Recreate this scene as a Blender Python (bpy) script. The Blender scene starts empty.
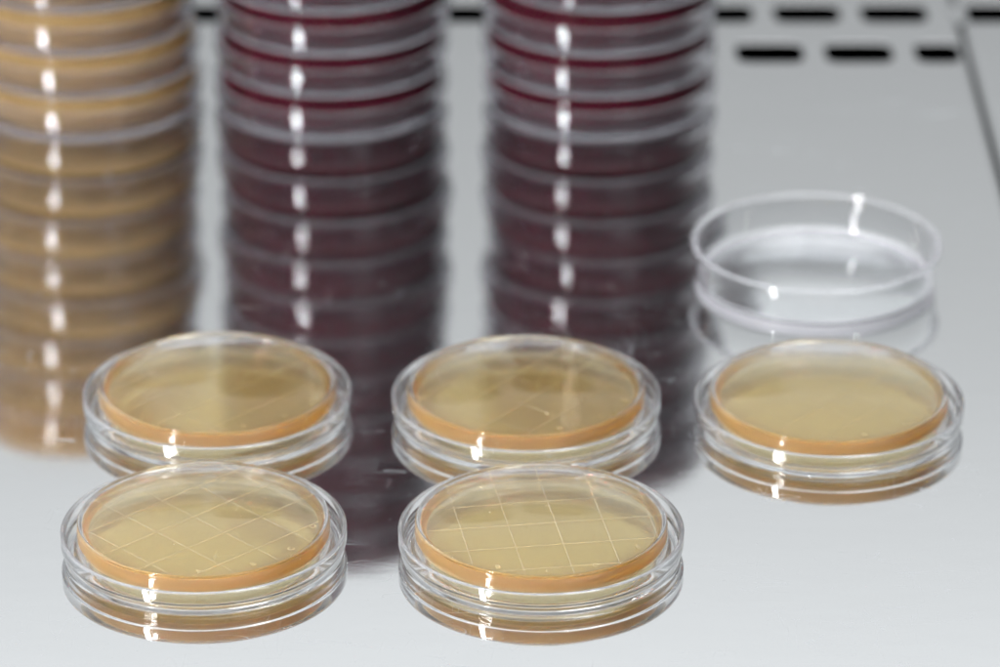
import bpy, math, random
from math import radians as R, sin, cos, tan, pi
random.seed(7)
sc = bpy.context.scene
C = sc.collection

# ------------------------------------------------------------------ camera
F = 4400.0; PITCH = R(24.8); H = 0.481
CY = -1.05                      # camera stands at y = CY, looks along +y and down
def gp(px, py, z=0.0):
    """point of the bench seen at a given place of the photograph (1000 x 667)"""
    u, v = (px-500)/F, (py-333.5)/F
    dy = cos(PITCH) - v*sin(PITCH)
    dz = -sin(PITCH) - v*cos(PITCH)
    t = (z-H)/dz
    return (u*t, CY+dy*t)
cam = bpy.data.cameras.new('camera'); co = bpy.data.objects.new('camera', cam); C.objects.link(co)
co.location = (0, CY, H); co.rotation_euler = (pi/2-PITCH, 0, 0)
cam.sensor_width = 36; cam.lens = F/1000*36; cam.clip_start = 0.01; cam.clip_end = 50
cam.dof.use_dof = True; cam.dof.focus_distance = 1.018; cam.dof.aperture_fstop = 10.0
sc.camera = co

# ------------------------------------------------------------------ materials
def mat(name):
    m = bpy.data.materials.new(name); m.use_nodes = True
    n = m.node_tree.nodes; n.clear()
    return m, n, m.node_tree.links, n.new('ShaderNodeOutputMaterial')
def plastic(name, tint=(1,1,1), haze=0.03, rough=0.0, bump=0.0, ior=1.55, hz=(.86,.88,.93)):
    m, n, l, out = mat(name)
    g = n.new('ShaderNodeBsdfGlass'); g.inputs['Color'].default_value = (*tint, 1)
    g.inputs['IOR'].default_value = ior; g.inputs['Roughness'].default_value = rough
    d = n.new('ShaderNodeBsdfDiffuse'); d.inputs['Color'].default_value = (*hz, 1)
    tr = n.new('ShaderNodeBsdfTranslucent'); tr.inputs['Color'].default_value = (*hz, 1)
    mm = n.new('ShaderNodeMixShader'); mm.inputs[0].default_value = .5
    l.new(d.outputs[0], mm.inputs[1]); l.new(tr.outputs[0], mm.inputs[2])
    mx = n.new('ShaderNodeMixShader'); mx.inputs[0].default_value = haze
    l.new(g.outputs[0], mx.inputs[1]); l.new(mm.outputs[0], mx.inputs[2])
    if bump:
        tc = n.new('ShaderNodeTexCoord'); nz = n.new('ShaderNodeTexNoise'); nz.inputs['Scale'].default_value = 90
        nz.inputs['Detail'].default_value = 1.5
        b = n.new('ShaderNodeBump'); b.inputs['Strength'].default_value = bump; b.inputs['Distance'].default_value = .001
        l.new(tc.outputs['Object'], nz.inputs['Vector']); l.new(nz.outputs[0], b.inputs['Height'])
        l.new(b.outputs[0], g.inputs['Normal'])
    l.new(mx.outputs[0], out.inputs['Surface'])
    return m
def agar_mat(name, body, vol_col, dens, solid, ior=1.34):
    m, n, l, out = mat(name)
    g = n.new('ShaderNodeBsdfGlass'); g.inputs['IOR'].default_value = ior; g.inputs['Roughness'].default_value = .02
    d = n.new('ShaderNodeBsdfDiffuse'); d.inputs['Color'].default_value = (*body, 1)
    tr = n.new('ShaderNodeBsdfTranslucent'); tr.inputs['Color'].default_value = (*body, 1)
    mm = n.new('ShaderNodeMixShader'); mm.inputs[0].default_value = .5
    l.new(d.outputs[0], mm.inputs[1]); l.new(tr.outputs[0], mm.inputs[2])
    mx = n.new('ShaderNodeMixShader'); mx.inputs[0].default_value = solid
    l.new(g.outputs[0], mx.inputs[1]); l.new(mm.outputs[0], mx.inputs[2])
    l.new(mx.outputs[0], out.inputs['Surface'])
    if dens:
        va = n.new('ShaderNodeVolumeAbsorption'); va.inputs['Color'].default_value = (*vol_col, 1)
        va.inputs['Density'].default_value = dens
        l.new(va.outputs[0], out.inputs['Volume'])
    return m
M_CLEAR = plastic('clear_polystyrene', (.985,.985,.985), haze=.008, ior=1.37)
M_LID = plastic('clear_lid_polystyrene', (.985,.988,.99), haze=.018, bump=.025)
M_MARK = plastic('moulded_ridge', (1,1,1), haze=.31, rough=.15, hz=(1,.84,.5))
M_OLD = plastic('stack_polystyrene', (.975,.975,.985), haze=.010, bump=.03, ior=1.37, hz=(.9,.8,.95))
M_RIM = plastic('rim_highlight_haze', (1,1,1), haze=.17, hz=(.93,.93,.98))  # white haze colours in the bright line that light draws along the rim
M_FROST = plastic('frosted_stacking_ring', (1,1,1), haze=.40, rough=.2, hz=(.93,.91,.98))
M_AMBER = agar_mat('amber_agar', (1.0,.75,.30), (.995,.855,.04), 98, .20, 1.19)
M_AMBER_EDGE = agar_mat('amber_agar_edge_glow', (1.0,.77,.43), (.995,.855,.04), 98, .38, 1.25)  # paler copy of the agar; its body colour stands in for light scattered at the edge
M_AMBER_DARK = agar_mat('amber_agar_stack', (.86,.60,.26), (.9,.7,.10), 80, .66, 1.15)
M_BLOOD = agar_mat('blood_agar', (.105,.002,.013), (1,1,1), 0, .975, 1.15)

def bench_mat():
    m, n, l, out = mat('polished_steel')
    tc = n.new('ShaderNodeTexCoord')
    def noise(scale, detail, sx=1, sy=1, rot=0):
        mp = n.new('ShaderNodeMapping'); mp.inputs['Scale'].default_value = (sx, sy, 1); mp.inputs['Rotation'].default_value = (0,0,rot)
        nz = n.new('ShaderNodeTexNoise'); nz.inputs['Scale'].default_value = scale; nz.inputs['Detail'].default_value = detail
        l.new(tc.outputs['Object'], mp.inputs[0]); l.new(mp.outputs[0], nz.inputs['Vector'])
        return nz.outputs[0]
    def ramp(src, a, b, va, vb):
        r = n.new('ShaderNodeMapRange'); r.inputs[1].default_value = a; r.inputs[2].default_value = b
        r.inputs[3].default_value = va; r.inputs[4].default_value = vb
        l.new(src, r.inputs[0]); return r.outputs[0]
    def op(kind, a, b=None):
        q = n.new('ShaderNodeMath'); q.operation = kind
        for i, s in enumerate((a, b)):
            if s is None: continue
            if isinstance(s, (int, float)): q.inputs[i].default_value = s
            else: l.new(s, q.inputs[i])
        return q.outputs[0]
    rough = ramp(noise(14, 3), .3, .7, .045, .075)
    g = n.new('ShaderNodeBsdfPrincipled'); g.inputs['Metallic'].default_value = 1
    g.inputs['Base Color'].default_value = (.680,.687,.690,1); l.new(rough, g.inputs['Roughness'])
    h = n.new('ShaderNodeBsdfPrincipled'); h.inputs['Metallic'].default_value = 1
    h.inputs['Base Color'].default_value = (.68,.70,.72,1); h.inputs['Roughness'].default_value = .42
    # hairline scratches and specks
    def hair(scale, sx, sy, rot, w, mlo):
        nz = noise(scale, 1.2, sx, sy, rot)
        line = ramp(op('ABSOLUTE', op('SUBTRACT', nz, .5)), 0, w, 1, 0)
        return op('MULTIPLY', line, ramp(noise(38, 2), mlo-.06, mlo+.04, 0, 1))
    sc_ = op('MAXIMUM', hair(26, 1, 5, .5, .0035, .56), hair(30, 6, 1, .25, .003, .58))
    sc_ = op('MAXIMUM', sc_, ramp(noise(900, 1), .74, .80, 0, 1))
    bmp = n.new('ShaderNodeBump'); bmp.inputs['Strength'].default_value = .006; bmp.inputs['Distance'].default_value = .002
    l.new(noise(45, 3, 1, 1.8), bmp.inputs['Height']); l.new(bmp.outputs[0], g.inputs['Normal'])
    mx = n.new('ShaderNodeMixShader')
    l.new(op('ADD', op('MULTIPLY', sc_, .6), .012), mx.inputs[0])
    l.new(g.outputs[0], mx.inputs[1]); l.new(h.outputs[0], mx.inputs[2])
    l.new(mx.outputs[0], out.inputs['Surface'])
    return m
M_STEEL = bench_mat()
m, n, l, out = mat('dark_void'); p = n.new('ShaderNodeBsdfPrincipled'); p.inputs['Base Color'].default_value = (.012,.013,.016,1)
p.inputs['Roughness'].default_value = 1; p.inputs['Specular IOR Level'].default_value = 0; l.new(p.outputs[0], out.inputs['Surface']); M_DARK = m  # near-black without gloss: the shade below the slots as a colour

# ------------------------------------------------------------------ mesh helpers
def mesh_obj(name, verts, faces, mats, parent=None, fmat=None, smooth=R(38)):
    me = bpy.data.meshes.new(name); me.from_pydata(verts, [], faces); me.update()
    for mm in mats: me.materials.append(mm)
    if fmat:
        for pl, k in zip(me.polygons, fmat): pl.material_index = k
    if smooth:
        me.polygons.foreach_set('use_smooth', [True]*len(me.polygons))
        me.set_sharp_from_angle(angle=smooth)
    o = bpy.data.objects.new(name, me); C.objects.link(o)
    if parent: o.parent = parent
    return o
def rounded(profile, rad, k=3):
    """round the corners of a closed (r, z) profile; corners on the axis stay"""
    res = []; N = len(profile)
    for i, pt in enumerate(profile):
        r = rad[i] if isinstance(rad, (list, tuple)) else rad
        if pt[0] < 1e-9 or r <= 0: res.append(pt); continue
        a, b = profile[i-1], profile[(i+1) % N]
        def along(q, d):
            L = math.hypot(q[0]-pt[0], q[1]-pt[1]); t = min(d/L, .45); return (pt[0]+(q[0]-pt[0])*t, pt[1]+(q[1]-pt[1])*t)
        A, B = along(a, r), along(b, r)
        for j in range(k+1):
            t = j/k
            res.append(((1-t)**2*A[0]+2*t*(1-t)*pt[0]+t*t*B[0], (1-t)**2*A[1]+2*t*(1-t)*pt[1]+t*t*B[1]))
    return res
def lathe(profile, seg):
    """profile: (r, z) points; the ends may lie on the axis. Returns verts, faces (closed solid)"""
    mm = .001; verts = []; rings = []
    for r, z in profile:
        if r < 1e-6: rings.append([len(verts)]); verts.append((0, 0, z*mm))
        else:
            s = len(verts); rings.append(list(range(s, s+seg)))
            verts += [(r*mm*cos(2*pi*i/seg), r*mm*sin(2*pi*i/seg), z*mm) for i in range(seg)]
    faces = []; N = len(rings)
    for i in range(N):
        a, b = rings[i], rings[(i+1) % N]
        if len(a) == 1 and len(b) == 1: continue
        for j in range(seg):
            k = (j+1) % seg
            if len(a) == 1: faces.append((a[0], b[k], b[j]))
            elif len(b) == 1: faces.append((a[j], a[k], b[0]))
            else: faces.append((a[j], a[k], b[k], b[j]))
    return verts, faces
# profiles run bottom-centre -> outwards -> up -> inwards -> back: outward normals
def prof_out(pts, rad, k=3):
    return rounded(pts, rad, k)

# ------------------------------------------------------------------ contact plate (low dish in the front)
R_LID, H_LID, H_TOP, R_BASE = 33.6, 6.6, 8.7, 29.6
def lid_profile(rl, hl, step=.5, floor_z=.12, t=1.0):
    zs = hl*.5
    return prof_out([(0, floor_z), (rl-step-.2, floor_z), (rl-step, zs-.35), (rl, zs), (rl, hl), (rl-t, hl), (rl-t-.1, zs+.1),
                     (rl-step-t, zs-.5), (rl-step-t-.15, floor_z+1.0), (0, floor_z+1.0)],
                    [0,.9,.25,.25,.35,.35,.2,.3,.8,0], 4)
def base_profile(rb, ztop, zbot, flange_r, t=1.1):
    return prof_out([(0, ztop-.92), (rb-t-.1, ztop-.92), (rb-t, zbot+1.2), (rb-t+.1, zbot), (flange_r, zbot), (flange_r, zbot+.9),
                     (rb+.25, zbot+.95), (rb, ztop-.1), (rb-.5, ztop+.0), (rb-1.1, ztop-.28), (0, ztop-.28)][::1],
                    [0,.5,.2,.2,.3,.3,.3,.35,.2,.2,0])
def agar_profile(ra, ztop, thick, dip=.5):
    zb = ztop-thick
    return [(0, zb-dip), (ra*.5, zb-dip*.85), (ra*.75, zb-dip*.55), (ra*.86, zb-.1), (ra*.91, zb+.35), (ra*.95, zb+.55), (ra*.98, zb+.45),
            (ra-.12, zb+.1), (ra, zb+.3), (ra, ztop-.4), (ra-.12, ztop-.12), (ra-.4, ztop), (0, ztop)]

def zone(o, m, test):
    """give the faces of one zone (rim highlight, stacking ring, agar edge glow) its own material"""
    o.data.materials.append(m); k = len(o.data.materials)-1
    for p in o.data.polygons:
        c = p.center
        if test(math.hypot(c.x, c.y)*1000, c.z*1000): p.material_index = k
def fix_normals(o):
    import bmesh
    bm = bmesh.new(); bm.from_mesh(o.data); bmesh.ops.recalc_face_normals(bm, faces=bm.faces); bm.to_mesh(o.data); bm.free()

def text_mesh(ch, size):
    cu = bpy.data.curves.new('glyph', 'FONT'); cu.body = ch; cu.size = size; cu.align_x = 'CENTER'; cu.align_y = 'CENTER'
    cu.extrude = .00002; cu.resolution_u = 3
    to = bpy.data.objects.new('glyph', cu); C.objects.link(to)
    dg = bpy.context.evaluated_depsgraph_get(); me = bpy.data.meshes.new_from_object(to.evaluated_get(dg))
    v = [tuple(p.co) for p in me.vertices]; f = [tuple(p.vertices) for p in me.polygons]
    bpy.data.objects.remove(to); bpy.data.curves.remove(cu); bpy.data.meshes.remove(me)
    return v, f
GLYPH = {ch: text_mesh(ch, .0023) for ch in 'ABCDE'}

def grid_marks(rb, z, ang, shift, pitch=11.2, k_=1.0, bubbles=()):
    """moulded counting grid: half-round ridges on the outside of the base, and a letter per column"""
    V, Fc = [], []
    def ridge(ax, off, w, hgt, rr):
        if abs(off) > rr-1.5: return
        L = math.sqrt(rr*rr-off*off)
        n = 40
        for i in range(n+1):
            s = -L+2*L*i/n
            # the ridge fades out at both ends into the rounded edge
            for (a, b) in ((-w, -.03), (-w*.55, hgt*.8), (0, hgt), (w*.55, hgt*.8), (w, -.03)):
                x, y = (s, off+a) if ax == 0 else (off+a, s)
                V.append((x*cos(ang)-y*sin(ang), x*sin(ang)+y*cos(ang), z+b))
        s0 = len(V)-5*(n+1)
        for i in range(n):
            for j in range(4):
                q = s0+i*5+j
                Fc.append((q, q+5, q+6, q+1))
            Fc.append((s0+i*5+4, s0+i*5+9, s0+i*5+5, s0+i*5))
        Fc.append((s0, s0+1, s0+2, s0+3, s0+4)); e = s0+5*n; Fc.append((e+4, e+3, e+2, e+1, e))
    for k in range(-3, 4):
        ridge(0, k*pitch+shift[0], .09*k_, .055*k_, rb-1.0)
        ridge(1, k*pitch+shift[1], .05*k_, .028*k_, rb-1.0)
    for (bx_, by_, br) in bubbles:
        s0 = len(V)
        for i in range(7):
            a = pi*i/6
            for j in range(8):
                b = 2*pi*j/8; V.append((bx_+br*sin(a)*cos(b), by_+br*sin(a)*sin(b), z+br*.35+br*.5*cos(a)))
        for i in range(6):
            for j in range(8):
                Fc.append((s0+i*8+j, s0+(i+1)*8+j, s0+(i+1)*8+(j+1) % 8, s0+i*8+(j+1) % 8))
    V = [(x*.001, y*.001, zz*.001) for x, y, zz in V]
    for k, ch in enumerate('ABCDE'):
        for side in (1,):
            off = (k-2.5)*pitch+shift[side]+(pitch if shift[side] < 0 else 0)
            if abs(off) > rb-6: continue
            s = -math.sqrt(max((rb-3.4)**2-off*off, 0))
            x, y = (s, off) if side == 0 else (off, s)
            gv, gf = GLYPH[ch]; s0 = len(V); ra = ang+(-pi/2 if side == 0 else 0)
            X, Y = (x*cos(ang)-y*sin(ang))*.001, (x*sin(ang)+y*cos(ang))*.001
            V += [(X+a*cos(ra)-b*sin(ra), Y+a*sin(ra)+b*cos(ra), z*.001+c) for a, b, c in gv]
            Fc += [tuple(s0+q for q in f) for f in gf]
    return V, Fc

def tag(o, label=None, cat=None, group=None, kind=None):
    for k, v in (('label', label), ('category', cat), ('group', group), ('kind', kind)):
        if v: o[k] = v
def empty(name, loc, rz=0):
    o = bpy.data.objects.new(name, None); C.objects.link(o); o.location = loc; o.rotation_euler = (0, 0, rz)
    o.empty_display_size = .02
    return o

LZ = 1.14   # everything of the base rests on the lid's floor
def contact_plate(px, py, ang, shift, label, group, k_=1.0, bubbles=(), seat=(0, 0)):
    x, y = gp(px, py)
    t = empty('petri_dish', (x, y, 0)); tag(t, label, 'petri dish', group)
    v, f = lathe(lid_profile(R_LID, H_LID), 160)
    o = mesh_obj('lid', v, f, [M_LID], t); fix_normals(o)
    zone(o, M_RIM, lambda r, z: z > H_LID-.3)
    v, f = lathe(base_profile(R_BASE, H_TOP, LZ+.03, 30.6), 160)
    b = mesh_obj('base', v, f, [M_CLEAR], None)
    fix_normals(b)
    gv, gf = grid_marks(R_BASE, H_TOP-.28, ang, shift, k_=k_, bubbles=bubbles)
    # join the moulded grid into the base mesh
    me = b.data; v2 = [tuple(q.co) for q in me.vertices]; f2 = [tuple(q.vertices) for q in me.polygons]
    bpy.data.objects.remove(b); bpy.data.meshes.remove(me)
    k = len(v2)
    b = mesh_obj('base', v2+gv, f2+[tuple(k+i for i in q) for q in gf], [M_CLEAR, M_MARK], t, [0]*len(f2)+[1]*len(gf))
    v, f = lathe(agar_profile(R_BASE-1.14, H_TOP-.93, 4.1, .35), 128)
    o = mesh_obj('agar', v, f, [M_AMBER], t, smooth=R(60)); fix_normals(o)
    zone(o, M_AMBER_EDGE, lambda r, z: (r > R_BASE-1.6 and z < H_TOP-1.05) or (r > R_BASE-2.8 and z < H_TOP-3.4))
    for q in (b, o): q.rotation_euler = (R(seat[0]), R(seat[1]), 0); q.location.z = .0002
    return t
G1 = 'amber contact plates lying on the steel bench'
contact_plate(204.5, 551, R(44), (2.4, -1.0), 'amber agar dish nearest the front on the left, its grid lines running diagonally', G1, 1, ((-6, -13, .3), (14, 10, .25)), (.3, -.2))
contact_plate(541, 552, R(9), (-2.0, 3.0), 'amber agar dish at the front right, its grid lines nearly square to the viewer', G1, 1, ((-12, 3.5, .26), (-3.5, -4, .2)), (-.25, .2))
contact_plate(218, 413, R(47), (-6.5, 4.0), 'amber agar dish in the second row, directly behind the front left dish', G1, .8, (), (.2, .3))
contact_plate(526, 416, R(54), (-5.5, 1.5), 'amber agar dish in the middle of the second row, behind the front right dish', G1, .9, ((5, -17, .4), (9, -16.5, .3)), (-.2, -.3))
contact_plate(828, 421, R(50), (-4.0, 2.0), 'amber agar dish on the far right, in front of the empty clear lid', G1, .55, (), (.25, -.25))

# ------------------------------------------------------------------ empty lid
x, y = gp(815, 281)
e = empty('dish_lid', (x, y, 0)); tag(e, 'empty clear plastic lid lying open side up behind the right amber dish', 'lid')
v, f = lathe(prof_out([(0, .5), (30.2, .5), (30.5, .03), (31.3, .03), (32.0, 1.2), (32.75, 10.5), (33.4, 10.7), (33.4, 11.7),
                       (31.9, 11.7), (31.75, 10.9), (31.1, 2.3), (30.0, 1.5), (0, 1.4)], [0,.2,.1,.3,.4,.2,.15,.35,.35,.4,.6,.5,0], 4), 160)
o = mesh_obj('lid', v, f, [M_LID], e); fix_normals(o)
zone(o, M_RIM, lambda r, z: z > 11.2); zone(o, M_FROST, lambda r, z: r > 30.1 and z < 1.9)

# ------------------------------------------------------------------ stacks
P_ST = 12.9
def stack_dish(agar_m):
    t = empty('petri_dish', (0, 0, 0))
    v, f = lathe(lid_profile(34.5, 8.2, .6), 96)
    o = mesh_obj('lid', v, f, [M_OLD], t); fix_normals(o)
    zone(o, M_FROST, lambda r, z: r > 31.5 and z < .7); zone(o, M_RIM, lambda r, z: z > 7.85)
    v, f = lathe(base_profile(32.5, P_ST-.05, LZ+.03, 32.8), 96)
    o = mesh_obj('base', v, f, [M_OLD], t); fix_normals(o)
    v, f = lathe(agar_profile(32.5-1.14, P_ST-1.0, 9.9), 96)
    o = mesh_obj('agar', v, f, [agar_m], t, smooth=R(60)); fix_normals(o)
    return t
def copy_thing(src):
    t = src.copy(); C.objects.link(t)
    for ch in src.children:
        c = ch.copy(); C.objects.link(c); c.parent = t
    return t
ORD = ['bottom', 'second', 'third', 'fourth', 'fifth', 'sixth', 'seventh', 'eighth', 'ninth', 'tenth', 'eleventh']
amber0, blood0 = stack_dish(M_AMBER_DARK), stack_dish(M_BLOOD)
used = set()
for (px, n, proto, colour, where, group) in (
        (88, 8, amber0, 'amber', 'left', 'amber agar dishes stacked on the left'),
        (332, 11, blood0, 'dark red', 'middle', 'dark red agar dishes in the middle stack'),
        (600, 9, blood0, 'dark red', 'right', 'dark red agar dishes in the right stack')):
    x, y = gp(px, 97)
    for i in range(n):
        if proto.name not in used: t = proto; used.add(proto.name)
        else: t = copy_thing(proto)
        dx, dy = random.uniform(-1.1, 1.1)*.001, random.uniform(-.7, .7)*.001
        lean = -.0012 if where == 'left' else 0
        t.location = (x+dx+lean*i*.5, y+dy, i*P_ST*.001)
        t.rotation_euler = (random.uniform(-.12, .12)*pi/180, random.uniform(-.12, .12)*pi/180, random.uniform(0, 6.28))
        if i == 0: lab = f'{colour} agar dish at the very bottom of the {where} stack on the bench'
        elif i == n-1: lab = f'{colour} agar dish on the very top of the {where} stack, mirrored nearest the viewer'
        else: lab = f'{colour} agar dish in the {where} stack, {ORD[i]} from the bottom'
        tag(t, lab, 'petri dish', group)

# ------------------------------------------------------------------ bench with vent slots and seam
def bench():
    V, Fc = [], []
    def quad(x0, y0, x1, y1):
        s = len(V); V.extend([(x0,y0,0),(x1,y0,0),(x1,y1,0),(x0,y1,0)]); Fc.append((s,s+1,s+2,s+3))
    def cell(x0, y0, x1, y1, hx, hy, L, W):
        """rectangle with a stadium-shaped hole whose rolled edge goes down"""
        rc = .0042; pts = []; K = 7
        for (sx, sy, a0) in ((1, -1, -pi/2), (1, 1, 0), (-1, 1, pi/2), (-1, -1, pi)):
            cx_, cy_ = hx+sx*(L/2-rc), hy+sy*(W/2-rc)
            pts += [(cx_+rc*cos(a0+pi/2*i/K), cy_+rc*sin(a0+pi/2*i/K)) for i in range(K+1)]
            # straight run to the next corner
            e_ = pts[-1]; nx, ny = {(1,-1): (0, W-2*rc), (1,1): (-(L-2*rc), 0), (-1,1): (0, -(W-2*rc)), (-1,-1): (L-2*rc, 0)}[(sx, sy)]
            pts += [(e_[0]+nx*i/6, e_[1]+ny*i/6) for i in range(1, 6)]
        n = len(pts); outer = []
        for (px, py) in pts:
            dx, dy = px-hx, py-hy
            # project to the rectangle border
            tx = ((x1-hx) if dx > 0 else (x0-hx))/dx if abs(dx) > 1e-9 else 1e9
            ty = ((y1-hy) if dy > 0 else (y0-hy))/dy if abs(dy) > 1e-9 else 1e9
            t = min(tx, ty); outer.append((hx+dx*t, hy+dy*t))
        s = len(V)
        V.extend([(a, b, 0) for a, b in outer]); V.extend([(a, b, 0) for a, b in pts])
        V.extend([(hx+(a-hx)*.985, hy+(b-hy)*.96, -.0003) for a, b in pts]); V.extend([(hx+(a-hx)*.985, hy+(b-hy)*.96, -.0008) for a, b in pts])
        for i in range(n):
            j = (i+1) % n
            for q in range(3): Fc.append((s+q*n+i, s+q*n+j, s+(q+1)*n+j, s+(q+1)*n+i))
        # corners of the rectangle left out by the projection
        for (cx, cy) in ((x1,y0),(x1,y1),(x0,y1),(x0,y0)):
            for i in range(n):
                j = (i+1) % n
                a, b = outer[i], outer[j]
                on = lambda p, q: abs(p-q) < 1e-7
                if (on(a[0], cx) and on(b[1], cy) and not on(a[1], cy)) or (on(a[1], cy) and on(b[0], cx) and not on(a[0], cx)):
                    if on(a[0], cx) and on(b[0], cx): continue
                    c = len(V); V.append((cx, cy, 0)); Fc.append((s+i, c, s+j))
    SX = gp(1001, 190)[0]; GAP = .0042
    W, L = .0172, .0205
    ya = gp(800, 52.5)[1]; yb = gp(800, 13)[1]; half = (yb-ya)/2
    p1 = gp(806.5, 13)[0]; pitch = gp(893.5, 13)[0]-p1
    q1 = gp(769.5, 52.5)[0]
    edge = SX-.0015
    X0, X1 = -1.6, 1.6; Y0, Y1 = -1.9, 1.3
    quad(X0, Y0, edge, ya-half); quad(edge+.0052, Y0, X1, ya-half)
    def row(yc, c0, lim, first):
        lo = c0
        while lo-pitch > first: lo -= pitch
        quad(X0, yc-half, lo-pitch/2, yc+half)
        c = lo
        while c+pitch/2 < lim:
            cell(c-pitch/2, yc-half, c+pitch/2, yc+half, c, yc, L, W); c += pitch
        return c
    c = row(ya, q1, edge, q1-1.5*pitch)
    xs = c-pitch/2; xe = edge
    if xe-xs > .012: cell(xs, ya-half, xe, ya+half, xs+.0035+.0070, ya, .0140, W)
    else: quad(xs, ya-half, xe, ya+half)
    c = row(yb, p1, edge, -.26)
    quad(c-pitch/2, yb-half, edge, yb+half)
    # right plate
    rx = edge+.0052
    quad(rx, ya-half, X1, ya+half)
    cr = p1+2*pitch+.0015; c2 = rx
    k = cr-pitch/2
    if k > rx: quad(rx, yb-half, k, yb+half)
    else: k = rx
    while cr < .3:
        cell(max(k, cr-pitch/2), yb-half, cr+pitch/2, yb+half, cr, yb, L, W); k = cr+pitch/2; cr += pitch
    quad(k, yb-half, X1, yb+half)
    quad(X0, yb+half, edge, Y1); quad(rx, yb+half, X1, Y1)
    # rolled edges along the seam
    for (xa, sgn) in ((edge, 1), (rx, -1)):
        s = len(V)
        for i in range(6):
            a = i/5*pi/2
            xx = xa+sgn*.0022*sin(a); zz = -.0022*(1-cos(a))
            V.extend([(xx, Y0, zz), (xx, Y1, zz)])
        V.extend([(xa+sgn*.0022, Y0, -.006), (xa+sgn*.0022, Y1, -.006)])
        for i in range(6):
            q = s+2*i
            Fc.append((q, q+2, q+3, q+1) if sgn > 0 else (q, q+1, q+3, q+2))
    o = mesh_obj('bench_top', V, Fc, [M_STEEL], smooth=None); fix_normals(o)
    tag(o, kind='structure')
    V = [(-1.6,-1.9,-.05),(1.6,-1.9,-.05),(1.6,1.3,-.05),(-1.6,1.3,-.05)]
    o = mesh_obj('bench_void_sheet', V, [(0,1,2,3)], [M_DARK], smooth=None); tag(o, kind='structure')  # black sheet added as the dark void under slots and seam
bench()

# ------------------------------------------------------------------ light
w = bpy.data.worlds.new('World'); sc.world = w; w.use_nodes = True
n = w.node_tree.nodes; l = w.node_tree.links; n.clear()
out = n.new('ShaderNodeOutputWorld'); bg = n.new('ShaderNodeBackground')
tc = n.new('ShaderNodeTexCoord'); sep = n.new('ShaderNodeSeparateXYZ'); cr = n.new('ShaderNodeValToRGB')
l.new(tc.outputs['Generated'], sep.inputs[0]); l.new(sep.outputs['Z'], cr.inputs[0])
el = cr.color_ramp.elements
el[0].position = 0; el[0].color = (.42,.43,.44,1)
el[1].position = 1; el[1].color = (1.45,1.46,1.48,1)
for pos, c in ((.25,.42),(.34,.50),(.42,.74),(.50,1.17),(.62,1.2),(.8,1.4)):
    q = el.new(pos); q.color = (c*.97, c, c*1.02, 1)
# the side the camera looks from is a dim room; the hood's rear is lit
az = n.new('ShaderNodeMapRange'); az.inputs[1].default_value = -.05; az.inputs[2].default_value = .6
az.inputs[3].default_value = .15; az.inputs[4].default_value = 1.0; az.interpolation_type = 'SMOOTHSTEP'
l.new(sep.outputs['Y'], az.inputs[0])
mul = n.new('ShaderNodeVectorMath'); mul.operation = 'SCALE'; l.new(cr.outputs[0], mul.inputs[0]); 
zn = n.new('ShaderNodeMapRange'); zn.inputs[1].default_value = .55; zn.inputs[2].default_value = .85; zn.interpolation_type = 'SMOOTHSTEP'
l.new(sep.outputs['Z'], zn.inputs[0])
mxx = n.new('ShaderNodeMath'); mxx.operation = 'MAXIMUM'; l.new(az.outputs[0], mxx.inputs[0]); l.new(zn.outputs[0], mxx.inputs[1])
l.new(mxx.outputs[0], mul.inputs['Scale'])
l.new(mul.outputs[0], bg.inputs[0]); bg.inputs[1].default_value = 1.0; l.new(bg.outputs[0], out.inputs[0])
def area(name, loc, target, sx, sy, power, col=(1,1,1)):
    li = bpy.data.lights.new(name, 'AREA'); li.shape = 'RECTANGLE'; li.size = sx; li.size_y = sy; li.energy = power; li.color = col
    o = bpy.data.objects.new(name, li); C.objects.link(o); o.location = loc
    from mathutils import Vector
    d = Vector(target)-Vector(loc); o.rotation_euler = d.to_track_quat('-Z', 'Y').to_euler()
    return o
sx_, sy_ = gp(500, 97)
area('strip_lamp', (-.60, sy_-.85, .392), (0, sy_-.1, 0), .055, .30, 19)
area('soft_lamp', (.38, sy_-.62, .85), (0, sy_-.12, 0), .40, .25, 2.2, (.97,.98,1))

# ------------------------------------------------------------------ render settings
sc.render.engine = 'CYCLES'
cy = sc.cycles
cy.use_denoising = True; cy.denoiser = 'OPENIMAGEDENOISE'
cy.max_bounces = 26; cy.transmission_bounces = 24; cy.glossy_bounces = 12; cy.diffuse_bounces = 5; cy.transparent_max_bounces = 16
cy.caustics_reflective = True; cy.caustics_refractive = True; cy.blur_glossy = .3
cy.sample_clamp_indirect = 60
sc.view_settings.view_transform = 'Standard'; sc.view_settings.look = 'None'; sc.view_settings.exposure = 0; sc.view_settings.gamma = 1
